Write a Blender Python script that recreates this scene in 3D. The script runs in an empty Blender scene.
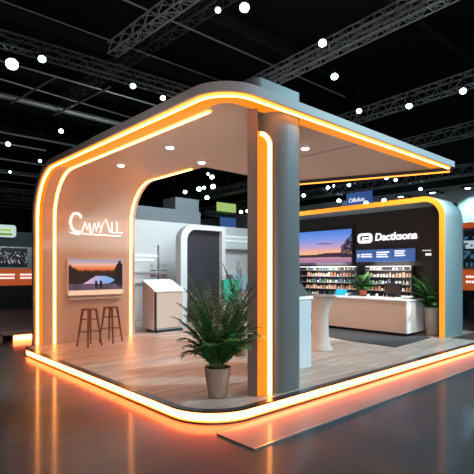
import bpy, bmesh, math, random
from mathutils import Vector, Matrix
random.seed(7)
PI = math.pi
S = bpy.context.scene
COL = S.collection

# ---------------------------------------------------------------- camera
TH = math.atan2(500, 454)
FX, FY = math.cos(TH), math.sin(TH)
cd = bpy.data.cameras.new('camera'); cam = bpy.data.objects.new('camera', cd); COL.objects.link(cam)
cam.location = (0, 0, 1.70)
cam.rotation_euler = (PI/2, 0, math.atan2(FY, FX) - PI/2)
cd.sensor_width = 36; cd.lens = 454/474*36; cd.shift_y = 33/474; cd.clip_end = 200
S.camera = cam

# ---------------------------------------------------------------- world, exposure
w = bpy.data.worlds.new('world'); S.world = w; w.use_nodes = True
w.node_tree.nodes['Background'].inputs[0].default_value = (.10, .17, .22, 1)
w.node_tree.nodes['Background'].inputs[1].default_value = .16
S.view_settings.view_transform = 'Standard'; S.view_settings.look = 'None'
S.view_settings.exposure = 0; S.view_settings.gamma = 1; S.view_settings.use_curve_mapping = False

def light(kind, loc, energy, col, size=.3, target=None, spot=1.2, blend=.8, name='hall_and_fill_light'):
    l = bpy.data.lights.new(name, kind); l.energy = energy; l.color = col
    if kind == 'AREA': l.shape = 'DISK'; l.size = size
    else: l.shadow_soft_size = size
    if kind == 'SPOT': l.spot_size = spot; l.spot_blend = blend
    o = bpy.data.objects.new(name, l); COL.objects.link(o); o.location = loc
    d = Vector(target or (loc[0], loc[1], 0)) - Vector(loc)
    o.rotation_euler = d.to_track_quat('-Z', 'Y').to_euler()
    return o
COOL = (.72, .9, 1); WARM = (1, .74, .56)
# hall floodlights up in the roof of the hall, followed by added fill lamps
light('SPOT', (13.3, -1.5, 9), 7500, (.45, .86, 1), .3, (8, 4.0, 1.5), 1.0)
light('SPOT', (6.5, -3.0, 9), 1300, COOL, .4, (7, 4, 1), 1.2)
light('SPOT', (-3, 3.0, 6.5), 150, (1, .6, .35), .4, (4.4, 9.6, 2.0), .55)  # added warm spot without a visible source, brightens the tan wall
light('AREA', (-0.6, -2.0, 1.0), 200, (1, .92, .88), 1.5, (4.5, 5.6, 3.9))  # added soft fill from behind the camera, low down
light('SPOT', (0.9, 3.2, .35), 420, (1, .92, .86), .3, (4.5, 5.9, 3.9), .85, 1)  # added low uplight, brightens the canopy ceiling
light('SPOT', (4.9, -1.6, .5), 420, (.9, .97, 1), .3, (6.9, 4.6, 3.9), .55, 1)  # added low uplight, lifts the right ceiling and the column
# spots aimed at the reception wall and the neighbouring white stand
light('SPOT', (9.4, 3.2, 6.5), 3600, (1, .86, .76), .3, (10.2, 6.9, .7), .75)
light('AREA', (8.8, 9.0, 5.4), 170, (.85, .97, 1), 1.6, (8.9, 12.6, 1.6), name='booth_light')
light('AREA', (6.8, 8.0, 3.8), 60, (.95, .95, 1), .8, (6.7, 9.8, .6), name='booth_light')

# ---------------------------------------------------------------- materials
MATS = {}
def mat(name, col, rough=.6, metal=0, noise=0, scale=8, bump=0, emis=None, es=0, spec=.5, stretch=(1,1,1), coat=0, trans=0):
    if name in MATS: return MATS[name]
    m = bpy.data.materials.new(name); m.use_nodes = True; nt = m.node_tree; N = nt.nodes
    b = N['Principled BSDF']
    b.inputs['Base Color'].default_value = (*col, 1); b.inputs['Roughness'].default_value = rough
    b.inputs['Metallic'].default_value = metal; b.inputs['Specular IOR Level'].default_value = spec
    b.inputs['Coat Weight'].default_value = coat; b.inputs['Transmission Weight'].default_value = trans
    if emis: b.inputs['Emission Color'].default_value = (*emis, 1); b.inputs['Emission Strength'].default_value = es
    tc = N.new('ShaderNodeTexCoord'); mp = N.new('ShaderNodeMapping'); nz = N.new('ShaderNodeTexNoise')
    mp.inputs['Scale'].default_value = stretch; nz.inputs['Scale'].default_value = scale; nz.inputs['Detail'].default_value = 5
    nt.links.new(tc.outputs['Object'], mp.inputs['Vector']); nt.links.new(mp.outputs['Vector'], nz.inputs['Vector'])
    if not noise: noise = .04
    mx = N.new('ShaderNodeMix'); mx.data_type = 'RGBA'
    mx.inputs['A'].default_value = (*[c*(1-noise) for c in col], 1); mx.inputs['B'].default_value = (*[min(1, c*(1+noise)) for c in col], 1)
    nt.links.new(nz.outputs['Fac'], mx.inputs['Factor']); nt.links.new(mx.outputs['Result'], b.inputs['Base Color'])
    if bump:
        bp = N.new('ShaderNodeBump'); bp.inputs['Strength'].default_value = bump; bp.inputs['Distance'].default_value = .01
        nt.links.new(nz.outputs['Fac'], bp.inputs['Height']); nt.links.new(bp.outputs['Normal'], b.inputs['Normal'])
    MATS[name] = m; return m

def wood_floor():
    m = mat('laminate', (.32, .22, .17), .4, noise=.05, scale=3, stretch=(.6, 7, 1)); nt = m.node_tree; N = nt.nodes
    b = N['Principled BSDF']
    tc = N.new('ShaderNodeTexCoord'); br = N.new('ShaderNodeTexBrick')
    br.inputs['Color1'].default_value = (.52, .39, .33, 1); br.inputs['Color2'].default_value = (.40, .28, .23, 1); br.inputs['Mortar'].default_value = (.28, .19, .15, 1)
    br.inputs['Scale'].default_value = 1; br.inputs['Brick Width'].default_value = 1.5; br.inputs['Row Height'].default_value = .16
    br.inputs['Mortar Size'].default_value = .004; br.inputs['Bias'].default_value = 0
    nt.links.new(tc.outputs['Object'], br.inputs['Vector'])
    mp = N.new('ShaderNodeMapping'); mp.inputs['Scale'].default_value = (.8, 9, 1); nz = N.new('ShaderNodeTexNoise'); nz.inputs['Scale'].default_value = 2.5; nz.inputs['Detail'].default_value = 7
    nt.links.new(tc.outputs['Object'], mp.inputs['Vector']); nt.links.new(mp.outputs['Vector'], nz.inputs['Vector'])
    mx = N.new('ShaderNodeMix'); mx.data_type = 'RGBA'; mx.blend_type = 'OVERLAY'; mx.inputs['Factor'].default_value = .8
    nt.links.new(br.outputs['Color'], mx.inputs['A']); nt.links.new(nz.outputs['Fac'], mx.inputs['B']); nt.links.new(mx.outputs['Result'], b.inputs['Base Color'])
    return m
def hall_floor(name, col, r0, r1, sc=1.2):
    m = mat(name, col, .3, noise=.25, scale=sc, stretch=(.5, 3, 1)); nt = m.node_tree; N = nt.nodes; b = N['Principled BSDF']; b.inputs['Specular IOR Level'].default_value = .42; b.inputs['Coat Weight'].default_value = .28; b.inputs['Coat Roughness'].default_value = .11
    nz = [n for n in N if n.type == 'TEX_NOISE'][0]
    mr = N.new('ShaderNodeMapRange'); mr.inputs['From Min'].default_value = .3; mr.inputs['From Max'].default_value = .7
    mr.inputs['To Min'].default_value = r0; mr.inputs['To Max'].default_value = r1
    nt.links.new(nz.outputs['Fac'], mr.inputs['Value']); nt.links.new(mr.outputs['Result'], b.inputs['Roughness'])
    n2 = N.new('ShaderNodeTexNoise'); n2.inputs['Scale'].default_value = 9; n2.inputs['Detail'].default_value = 3
    tc = [n for n in N if n.type == 'TEX_COORD'][0]; nt.links.new(tc.outputs['Object'], n2.inputs['Vector'])
    bp = N.new('ShaderNodeBump'); bp.inputs['Strength'].default_value = .12; bp.inputs['Distance'].default_value = .01
    nt.links.new(n2.outputs['Fac'], bp.inputs['Height']); nt.links.new(bp.outputs['Normal'], b.inputs['Normal'])
    return m
M = dict(
    floor=hall_floor('dark_hall_floor', (.012, .032, .044), .46, .56),
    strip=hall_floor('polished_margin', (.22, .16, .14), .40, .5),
    lam=wood_floor(),
    shell=mat('warm_plaster', (.57, .395, .295), .55, noise=.03),
    shellout=mat('taupe_fascia', (.36, .33, .33), .5),
    led=mat('led_core', (1, .8, .5), .5, emis=(1, .34, .075), es=19),
    ledp=mat('led_platform', (1, .8, .5), .5, emis=(1, .13, .032), es=30),
    ledw=mat('led_edge', (1, .5, .1), .5, emis=(1, .33, .04), es=2.2),
    orange=mat('orange_led_glow', (.45, .11, .004), .5, emis=(1, .27, .003), es=.85),  # emissive orange for the painted LED glow bands and the column slot
    rimm=mat('dark_metal_rim', (.05, .05, .055), .3, metal=.7),
    col=mat('grey_column_paint', (.15, .155, .16), .45),
    fin=mat('brown_fin', (.19, .13, .11), .5),
    white=mat('white_laminate', (.72, .76, .78), .4),
    whitew=mat('white_wall_panel', (.80, .86, .88), .5),
    beige=mat('beige_laminate', (.64, .48, .39), .35, noise=.03),
    dark=mat('charcoal_panel', (.035, .034, .042), .5),
    blk=mat('black_plastic', (.012, .012, .014), .35),
    blkwall=mat('black_display_wall', (.022, .021, .023), .6),
    wood=mat('red_brown_wood', (.20, .065, .035), .45, noise=.4, scale=10, stretch=(4, 4, 1)),
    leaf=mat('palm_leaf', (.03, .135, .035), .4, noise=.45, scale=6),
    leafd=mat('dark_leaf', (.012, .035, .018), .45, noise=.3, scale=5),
    stem=mat('palm_stem', (.10, .15, .04), .5, noise=.3),
    pot=mat('taupe_pot', (.36, .27, .22), .6),
    potw=mat('pale_grey_pot', (.52, .47, .45), .5),
    potr=mat('terracotta_pot', (.55, .13, .08), .6),
    soil=mat('soil', (.03, .02, .015), .9, noise=.5, scale=40),
    mat_=mat('dark_carpet', (.028, .030, .034), .8, noise=.3, scale=60),
    steel=mat('truss_metal', (.30, .32, .33), .4, metal=.4),
    steeld=mat('dark_truss_metal', (.11, .12, .125), .5, metal=.4),
    ceil=mat('black_ceiling', (.006, .006, .007), .9),
    hallw=mat('grey_hall_wall', (.42, .50, .52), .7, noise=.1, scale=.6),
    hallb=mat('dark_hall_wall', (.012, .014, .016), .9),
    fasc=mat('grey_blue_fascia', (.20, .25, .28), .7, noise=.1, scale=2),
    txt=mat('white_sign_letter', (.9, .9, .9), .5, emis=(1, 1, 1), es=.9),
    neon=mat('neon_letter', (1, .95, .9), .5, emis=(1, .90, .80), es=1.7),
    lens=mat('lamp_lens', (1, 1, 1), .3, emis=(.72, .95, 1), es=14),
    lensw=mat('downlight_lens', (1, 1, 1), .3, emis=(1, .92, .85), es=12),
    blue=mat('blue_lightbox', (.05, .12, .35), .4, emis=(.05, .14, .42), es=.55),
    booth=mat('orange_booth_band', (.55, .10, .03), .5, emis=(.75, .13, .025), es=.45),
    cyan=mat('cyan_card', (.01, .36, .62), .5, emis=(.0, .3, .5), es=.3),
    green=mat('green_lightbox', (.4, .6, .25), .5, emis=(.55, .8, .25), es=.6),
    palew=mat('pale_lightbox', (.8, .9, .9), .5, emis=(.75, .95, .9), es=.6),
    chrome=mat('brushed_steel', (.5, .5, .5), .3, metal=.9),
    teal=mat('green_fabric', (.03, .42, .26), .6),
    glass=mat('blue_grey_panel', (.22, .36, .40), .2),
    skin=mat('peach_box', (.75, .45, .32), .6),
)

# ---------------------------------------------------------------- mesh helpers
class MB:
    def __init__(s): s.v = []; s.f = []; s.m = []; s.mi = 0
    def add(s, vs, fs):
        o = len(s.v); s.v += [Vector(v) for v in vs]; s.f += [[i+o for i in f] for f in fs]; s.m += [s.mi]*len(fs); return s
    def box(s, a, b):
        x0, y0, z0 = a; x1, y1, z1 = b
        return s.add([(x0,y0,z0),(x1,y0,z0),(x1,y1,z0),(x0,y1,z0),(x0,y0,z1),(x1,y0,z1),(x1,y1,z1),(x0,y1,z1)],
                     [(0,3,2,1),(4,5,6,7),(0,1,5,4),(1,2,6,5),(2,3,7,6),(3,0,4,7)])
    def prism(s, pts, off):            # pts planar polygon 3D, off extrusion vector
        n = len(pts); off = Vector(off); P = [Vector(p) for p in pts]
        return s.add(P + [p+off for p in P], [list(range(n))[::-1], list(range(n, 2*n))] + [(i, (i+1) % n, n+(i+1) % n, n+i) for i in range(n)])
    def sweep(s, path, frames):        # frames: per point list of cross-section points
        k = len(frames[0]); vs = [p for fr in frames for p in fr]; n = len(frames)
        fs = [(i*k+j, i*k+(j+1) % k, (i+1)*k+(j+1) % k, (i+1)*k+j) for i in range(n-1) for j in range(k)]
        return s.add(vs, fs + [list(range(k))[::-1], list(range((n-1)*k, n*k))])
    def tube(s, pts, r, k=6, r2=None):
        P = [Vector(p) for p in pts]; fr = []; n = len(P); prev = None
        for i, p in enumerate(P):
            t = (P[min(i+1, n-1)] - P[max(i-1, 0)]).normalized()
            if prev is None: u = t.orthogonal().normalized()
            else: u = (prev - t*prev.dot(t)).normalized()
            prev = u; v = t.cross(u); rr = r if r2 is None else r + (r2-r)*i/max(1, n-1)
            fr.append([p + (u*math.cos(2*PI*j/k) + v*math.sin(2*PI*j/k))*rr for j in range(k)])
        return s.sweep(P, fr)
    def ribbon(s, pts, nrm, wd, th):   # rectangular strip: nrm(i) normals per point; wd along side = t x n
        P = [Vector(p) for p in pts]; n = len(P); fr = []
        for i, p in enumerate(P):
            t = (P[min(i+1, n-1)] - P[max(i-1, 0)]).normalized(); nn = Vector(nrm[i]).normalized(); sd = t.cross(nn).normalized()
            fr.append([p - sd*wd/2, p + sd*wd/2, p + sd*wd/2 + nn*th, p - sd*wd/2 + nn*th])
        return s.sweep(P, fr)
    def lathe(s, prof, c=(0,0,0), k=20):
        c = Vector(c); vs = [c + Vector((r*math.cos(2*PI*j/k), r*math.sin(2*PI*j/k), z)) for r, z in prof for j in range(k)]
        n = len(prof); fs = [(i*k+j, i*k+(j+1) % k, (i+1)*k+(j+1) % k, (i+1)*k+j) for i in range(n-1) for j in range(k)]
        return s.add(vs, fs + [list(range(k))[::-1], list(range((n-1)*k, n*k))])
    def build(s, name, m, parent=None, smooth=False, bevel=0, recalc=True):
        o3 = parent_loc(parent)
        me = bpy.data.meshes.new(name); me.from_pydata([v - o3 for v in s.v], [], s.f)
        ms = m if isinstance(m, (list, tuple)) else [m]
        for x in ms: me.materials.append(x)
        if len(ms) > 1:
            for p, i in zip(me.polygons, s.m): p.material_index = i
        if recalc:
            bm = bmesh.new(); bm.from_mesh(me); bmesh.ops.recalc_face_normals(bm, faces=bm.faces)
            if bevel: bmesh.ops.bevel(bm, geom=[e for e in bm.edges if e.is_manifold and e.calc_face_angle(0) > .6], offset=bevel, segments=2, affect='EDGES', clamp_overlap=True)
            bm.to_mesh(me); bm.free()
        if smooth:
            for p in me.polygons: p.use_smooth = True
            try: me.set_sharp_from_angle(angle=.7)
            except Exception: pass
        o = bpy.data.objects.new(name, me); COL.objects.link(o)
        if parent: o.parent = parent
        return o
def parent_loc(p):
    v = Vector((0,0,0))
    while p is not None: v += p.location; p = p.parent
    return v
def tag(o, label=None, cat=None, group=None, kind=None):
    if label: o['label'] = label
    if cat: o['category'] = cat
    if group: o['group'] = group
    if kind: o['kind'] = kind
    return o
def thing(name, label, cat, loc=(0,0,0), group=None):
    o = bpy.data.objects.new(name, None); COL.objects.link(o); o.location = loc; o.empty_display_size = .1
    return tag(o, label, cat, group)
CH = {}
def copy_tree(o, parent=None):
    c = o.copy(); COL.objects.link(c)
    if parent: c.parent = parent
    for ch in [x for x in bpy.data.objects if x.parent == o]: copy_tree(ch, c)
    return c
def struct(o): o['kind'] = 'structure'; return o
def arc(c, r, a0, a1, n): return [(c[0]+r*math.cos(a0+(a1-a0)*i/n), c[1]+r*math.sin(a0+(a1-a0)*i/n)) for i in range(n+1)]
def text(name, body, org, ux, uz, size, m, parent=None, ext=.01, offset=0, shear=0, align='LEFT'):
    c = bpy.data.curves.new(name, 'FONT'); c.body = body; c.size = size; c.extrude = ext; c.offset = offset; c.shear = shear; c.align_x = align
    t = bpy.data.objects.new(name, c); COL.objects.link(t)
    bpy.context.view_layer.update()
    me = bpy.data.meshes.new_from_object(t.evaluated_get(bpy.context.evaluated_depsgraph_get()))
    bpy.data.objects.remove(t)
    ux = Vector(ux); uz = Vector(uz); un = ux.cross(uz); pl = parent_loc(parent)
    for v in me.vertices: v.co = Vector(org) - pl + ux*v.co.x + uz*v.co.y + un*v.co.z
    me.materials.clear(); me.materials.append(m)
    o = bpy.data.objects.new(name, me); COL.objects.link(o)
    if parent: o.parent = parent
    return o
def picture(name, org, ux, uz, W, H, fn, nx, ny, strength, parent):
    """a screen's picture: one colour per little cell, given by fn(u, v), v = 0 at the bottom"""
    org, ux, uz = Vector(org), Vector(ux), Vector(uz); pl = parent_loc(parent)
    me = bpy.data.meshes.new(name)
    vs = [org - pl + ux*(W*i/nx) + uz*(H*j/ny) for j in range(ny+1) for i in range(nx+1)]
    me.from_pydata(vs, [], [(j*(nx+1)+i, j*(nx+1)+i+1, (j+1)*(nx+1)+i+1, (j+1)*(nx+1)+i) for j in range(ny) for i in range(nx)])
    ca = me.color_attributes.new('picture', 'FLOAT_COLOR', 'CORNER'); k = 0
    for j in range(ny):
        for i in range(nx):
            c = fn((i+.5)/nx, (j+.5)/ny); c = [x**2.2 for x in c]
            for q in range(4): ca.data[k].color = (*c, 1); k += 1
    m = bpy.data.materials.new(name+'_image'); m.use_nodes = True; nt = m.node_tree; b = nt.nodes['Principled BSDF']
    a = nt.nodes.new('ShaderNodeVertexColor'); a.layer_name = 'picture'
    b.inputs['Base Color'].default_value = (.02,.02,.02,1); b.inputs['Roughness'].default_value = .3
    nt.links.new(a.outputs['Color'], b.inputs['Emission Color']); b.inputs['Emission Strength'].default_value = strength
    me.materials.append(m); o = bpy.data.objects.new(name, me); COL.objects.link(o); o.parent = parent
    return o
def mixc(a, b, t): t = max(0, min(1, t)); return tuple(x+(y-x)*t for x, y in zip(a, b))
def wob(x, s): return .5*math.sin(x*13.1+s)+.3*math.sin(x*31.7+s*2.1)+.2*math.sin(x*67.3+s*.7)

# ================================================================= THE HALL
struct(MB().box((-14, -12, -.1), (40, 45, 0)).build('floor', M['floor']))
struct(MB().box((-14, -12, 11), (40, 45, 11.2)).build('ceiling', M['ceil']))
struct(MB().box((-14, 44, 0), (40, 45, 11)).build('wall_back', M['hallb']))
struct(MB().box((-15, -12, 0), (-14, 45, 11)).build('wall_left', M['hallb']))
wr = MB().box((20, -12, 0), (20.4, 40, 5.32)); struct(wr.build('wall_right', M['hallw']))
struct(MB().box((20.4, -12, 0), (20.6, 40, 11)).build('wall_right_upper', M['hallb']))
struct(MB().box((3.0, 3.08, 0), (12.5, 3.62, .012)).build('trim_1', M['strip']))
struct(MB().box((3.0, 3.055, 0), (12.5, 3.08, .014)).build('trim_2', M['chrome']))
struct(MB().box((10.7, 2.0, 0), (10.73, 3.055, .01)).build('trim_3', M['chrome']))
for i, z in enumerate((10.2,)):
    for k in range(9):
        struct(MB().box((-8 + i, -2+k*4.6, z), (36, -1.75+k*4.6, z+.35)).build('trim_%d' % (4+k), mat('dark_beam', (.02, .021, .022), .8)))

# lamps washing the right wall
for k, y in enumerate((5.9, 7.35, 8.8, 10.25)):
    t = thing('wall_washer', 'small lamp on the pale hall wall at right, %s' % ['nearest to the frame edge','second from the frame edge','third from the frame edge','fourth from the frame edge','fifth from the frame edge','sixth from the frame edge'][k], 'lamp', (19.6, y, 5.05), 'lamps washing the grey hall wall')
    MB().box((19.2, y-.2, 5.02), (19.98, y+.2, 5.10)).build('housing', M['blk'], t)
    MB().box((19.25, y-.08, 5.0), (19.4, y+.08, 5.02)).build('lens', M['lens'], t)
    light('SPOT', (19.3, y, 4.98), 420, (.55, .92, 1), .08, (19.95, y, 3.4), 1.9, name='wall_wash')

# ================================================================= TRUSSES AND PIPES
def truss(a, b, s, label, m, r=.03, pitch=None, group='lighting trusses under the hall roof'):
    a = Vector(a); b = Vector(b); d = (b-a); L = d.length; d.normalize(); up = Vector((0,0,1)); sd = d.cross(up).normalized(); up = sd.cross(d)
    t = thing('lighting_truss', label, 'truss', a, group)
    cs = [sd*x*s/2 + up*y*s/2 for x, y in ((-1,-1),(1,-1),(1,1),(-1,1))]
    for c in cs: MB().tube([a+c, b+c], r*.7, 6).build('chord', m, t)
    n = max(2, int(L/(pitch or s))); mb = MB()
    for i in range(n):
        p = a + d*L*i/n; q = a + d*L*(i+1)/n
        for j in range(4):
            c0, c1 = cs[j], cs[(j+1) % 4]
            if i % 2: c0, c1 = c1, c0
            mb.tube([p+c0, q+c1], r*.4, 4)
        mb.tube([p+cs[0], p+cs[1]], r*.36, 4); mb.tube([p+cs[0], p+cs[3]], r*.36, 4)
    mb.build('bracing', m, t); return t
truss((9.55, 11.6, 7.2), (8.8, 1.6, 7.2), .28, 'upper one of two close trusses rising to the top right above the column', M['steel'], .03)
truss((9.2, 11.6, 6.85), (8.45, 1.6, 6.85), .26, 'lower one of two close trusses rising to the top right above the column', M['steel'], .028)
truss((5.13, 10.1, 7.0), (5.25, 2.5, 7.0), .26, 'short box truss ending in the open at the upper left', M['steel'], .03)
truss((-4, 11.9, 7.1), (13, 11.1, 7.1), .30, 'long box truss running down from the left edge behind the two left lamps', M['steeld'], .035)
truss((14.2, 14, 7.05), (13.0, 0, 7.05), .36, 'long box truss at the right with three lamps hanging in a row', M['steel'], .035)
truss((19.4, 20, 7), (17.5, 2, 7), .42, 'farther box truss behind the tip of the canopy', M['steel'], .04)
truss((19.3, 26, 5.75), (19.2, 0, 5.75), .40, 'box truss just above the pale right hall wall', M['steel'], .035)
truss((8.2, 30, 6.3), (19.5, 29.5, 6.3), .6, 'distant box truss seen through the arch above the white stand', M['steeld'], .045)
truss((17.2, 26, 6.2), (16.6, 12.3, 6.2), .4, 'distant box truss seen under the canopy right of the column', M['steel'], .045)
truss((10.5, 19.5, 7.6), (19.4, 19.2, 7.6), .6, 'distant crosswise truss over the black reception wall', M['steeld'], .04)
truss((7.3, 3.4, 8.4), (7.0, 18, 8.4), .34, 'dark box truss beside the short bright one at the top', M['steeld'], .03)
pipes = [((-3, 9.6, 8), (14, 9.6, 8), .025, 'thin pipe crossing the dark roof highest at the upper left'), ((-3, 11.2, 7.8), (14, 11.2, 7.8), .02, 'thin pipe just above the long left truss'),
         ((-3, 14.9, 7), (9.5, 15.1, 7), .10, 'thick grey pipe low at the left behind the canopy corner'), ((8.9, 15.8, 7.6), (3, 15.2, 7.6), .03, 'thin pipe behind the thick grey one'),
         ((-2, 13.2, 7.3), (9, 13.3, 7.3), .03, 'thin pipe between the left truss and the thick pipe'), ((-2, 19, 7), (8.5, 19, 7), .05, 'pipe below the thick grey pipe at left'),
         ((4.6, 12.4, 6.9), (4.3, 15.2, 6.9), .03, 'slanting bar joining the left truss to the thick pipe'), ((6.0, 12, 6.9), (5.7, 15.4, 6.9), .03, 'second slanting bar right of the first at left')]
for a, b, r, l in pipes: tag(MB().tube([a, b], r, 8).build('roof_pipe', M['steel'], smooth=True), l, 'pipe', 'pipes under the hall roof')
random.seed(3)
for k in range(11):
    y = 21+k*1.9; z = 7.1 - (k % 3)*.25; x1 = 7.4+k*.55
    tag(MB().tube([(2.5+k*.3 + random.random()*2, y, z), (x1, y, z)], .045, 6).build('roof_pipe', M['steel']), 'far horizontal roof pipe left of the tan wall, one of a stack of thin lines', 'pipe', 'far horizontal pipes at the left')

def stage_lamp(px, py, z, r, label, drop=.25, power=0):
    a = (px-237)/454; b = (270-py)/454; t = (z-1.7)/b
    c = Vector(((FX+a*FY)*t, (FY-a*FX)*t, z))
    o = thing('stage_lamp', label, 'lamp', c, 'lamps hanging under the hall roof')
    d = (Vector((0, 0, 1.7)) - c); d.normalize(); d = (d + Vector((0,0,-.6))).normalized()
    u = d.orthogonal().normalized(); v = d.cross(u); k = 12; mb = MB()
    prof = [(.45, -2.2), (.9, -1.9), (1.05, -.5), (1.25, 0), (1.15, .05)]
    fr = [[c + d*(zz*r) + (u*math.cos(2*PI*j/k)+v*math.sin(2*PI*j/k))*rr*r for j in range(k)] for rr, zz in prof]
    mb.sweep(prof, fr).build('housing', M['blk'], o, smooth=True)
    prof = [(1.02, .06), (.95, .2), (.6, .33), (.05, .38)]
    fr = [[c + d*(zz*r) + (u*math.cos(2*PI*j/k)+v*math.sin(2*PI*j/k))*rr*r for j in range(k)] for rr, zz in prof]
    MB().sweep(prof, fr).build('lens', M['lens'], o, smooth=True)
    MB().tube([Vector((c.x, c.y, 11.0)), c - d*r + Vector((0,0,r*.9))], .012, 5).build('cable', M['blk'], o)
    return o
near = [(12,64,6.7,.14,'brightest lamp near the left edge'), (42,59,6.75,.10,'lamp right of the brightest left one'), (133,86,6.7,.085,'lamp above the canopy on the long left truss'),
        (163,98,6.7,.085,'lamp just above the canopy roof line at left'), (61,131,6.3,.085,'lamp left of the canopy corner below the thick pipe'), (8,144,6.4,.10,'lamp at the left edge at the height of the canopy corner'),
        (40,161,6.0,.07,'small lamp just left of the rounded canopy corner'), (10,172,6.0,.06,'faint small lamp low at the left edge'), (244.5,7.5,6.9,.11,'lamp high above the column at the top'),
        (218,10,7.3,.07,'small teal lamp left of the one above the column'), (322.5,43,6.8,.10,'bright lamp on the truss right of the column'), (334.5,76.5,6.6,.10,'lamp below the truss right of the column'),
        (359,111,6.6,.09,'first lamp from the left on the right truss'), (409,106,6.6,.10,'second lamp from the left on the right truss'), (463,91,6.6,.10,'third lamp on the right truss near the frame edge')]
for a in near: stage_lamp(a[0], a[1], a[2], a[3]*(1 if a[3] > .12 else .85), a[4])
far = [(386.6,178,6,.12),(395.7,180,6,.10),(411.5,173,6.2,.09),(416,171,6.2,.09),(349,184.6,6,.13),(420.6,189,5.4,.1),(328,187.6,6,.13),(334,186,6,.09),(303.7,195.4,5.6,.12),(339,200.7,5.3,.14),(366,203,5,.14),(384,200,5,.12),
       (212,177,6,.13),(213,186.5,5.8,.16),(199,189,5.8,.16),(204,187.7,5.8,.11),(185,192,5.8,.13),(207,197.6,5.4,.14),(241,212,5,.13),(247,211,5,.10),(208,174,6,.08)]
lab = ['left of the canopy tip, under the roof edge','just right of its neighbour under the canopy edge','below the canopy tip','smaller neighbour nearest below the canopy tip','third from the column under the canopy edge','above the rounded orange corner of the black wall','second from the column under the canopy edge','small one between two brighter ones right of the column','nearest to the column on its right','over the screen behind the truss lattice','beside the blue hanging sign','right of the blue hanging sign',
       'high in the arch near the canopy edge','brightest in the arch, at centre','left of the brightest one in the arch','tiny one between the two brightest in the arch','leftmost seen in the arch','lower one in the arch below the brightest','right of the green hanging panels','beside the fin at the arch right side','topmost faint one in the arch']
for a, l in zip(far, lab): stage_lamp(a[0], a[1], a[2], a[3]*.75, 'distant round white hall lamp '+l)

# ================================================================= HANGING SIGNS
def hang_sign(name, label, a, wdt, h, m, n=1):
    t = thing(name, label, 'sign', a)
    for k in range(n):
        x = a[0] + k*(wdt/n)
        MB().box((x, a[1], a[2]-h), (x+wdt/n*.9, a[1]+.08, a[2])).build('panel', m, t)
        MB().tube([(x+.1, a[1]+.04, a[2]), (x+.1, a[1]+.04, 11.0)], .015, 4).build('cable', M['steeld'], t)
    return t
hang_sign('hanging_sign', 'pair of green glowing panels hanging behind the white stand, seen in the arch', (16.65, 20, 5.6), 1.5, .5, M['green'], 2)
t = hang_sign('hanging_sign', 'dark blue rectangular sign hanging below the green panels in the arch', (16.9, 20, 4.75), 1.3, .55, M['blue'])
truss((16.2, 20.4, 4.95), (18.4, 20.4, 4.95), .25, 'small truss frame that carries the blue sign in the arch', M['steel'], .03)
t = hang_sign('hanging_sign', 'blue hanging sign with white lettering above the reception screen', (19.86, 12.9, 5.65), .1, .7, M['blk'])
MB().box((19.78, 12.0, 4.96), (19.86, 13.45, 5.62)).build('banner', M['blue'], t)
text('letters', '\u2302iluluu', (19.77, 13.3, 5.13), (0,-1,0), (0,0,1), .32, M['txt'], t)

# ================================================================= FAR STANDS
# left far stand, 22 m away
t = thing('far_stand', 'distant stand at the left edge with orange band, dark screen and pale top', 'stand', (5, 22, 0))
MB().box((1.5, 22.2, 0), (7.6, 22.6, 2.9)).build('back_wall', M['dark'], t)
MB().box((1.5, 22.0, 2.75), (7.3, 22.2, 3.1)).build('white_header', M['fasc'], t)
b_ = MB().box((1.5, 22.0, 1.0), (7.3, 22.2, 1.76)).build('orange_band', M['booth'], t)
for k in range(3):
    mb = MB(); random.seed(k)
    for q in range(2):
        x = 4.9+k*.85
        for c in range(9):
            wd = .03+random.random()*.04; mb.box((x, 21.98, 1.45-q*.15), (x+wd, 22.0, 1.53-q*.15)); x += wd+.02
    mb.build('caption', M['txt'], b_)
def shelfpic(u, v):
    r = random.random()
    c = (.05, .07, .10) if v < .8 else (.1,.13,.16)
    if .15 < v < .8 and r > .72: c = random.choice([(.6,.7,.75),(.35,.45,.55),(.5,.3,.3),(.8,.85,.85)])
    if v > .84 and .42 < u < .78: c = (.8,.85,.85) if r > .3 else (.3,.35,.4)
    return c
random.seed(5); MB().box((1.5, 22.0, 1.76), (7.3, 22.05, 2.75)).build('screen_frame', M['chrome'], t)
picture('screen', (1.8, 21.97, 1.84), (1,0,0), (0,0,1), 5.1, .85, shelfpic, 130, 20, .8, t)
MB().box((1.5, 22.0, 0), (7.3, 22.1, 1.0)).build('dark_base', M['blk'], t)
t = thing('light_box_sign', 'pale green glowing rounded sign high above the distant left stand', 'sign', (5, 22, 3.2))
pts = [(x, 22.3, z) for x, z in arc((6.4, 3.32), .12, -PI/2, 0, 5)+arc((6.4, 3.63), .12, 0, PI/2, 5)] + [(2.5, 22.3, 3.75), (2.5, 22.3, 3.2)]
MB().prism(pts, (0, .25, 0)).build('case', M['palew'], t)
MB().box((2.6, 22.27, 3.45), (6.3, 22.3, 3.57)).build('upper_stripe', M['green'], t); MB().box((2.6, 22.27, 3.27), (6.35, 22.3, 3.38)).build('lower_stripe', mat('olive_stripe', (.25,.35,.08), .5, emis=(.35,.5,.1), es=.5), t)
tag(MB().box((6.6, 23.5, 0), (8.6, 24.5, 3.55)).build('partition_wall', M['fasc']), 'grey partition block just left of the tan wall behind the far stand', 'partition')
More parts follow.
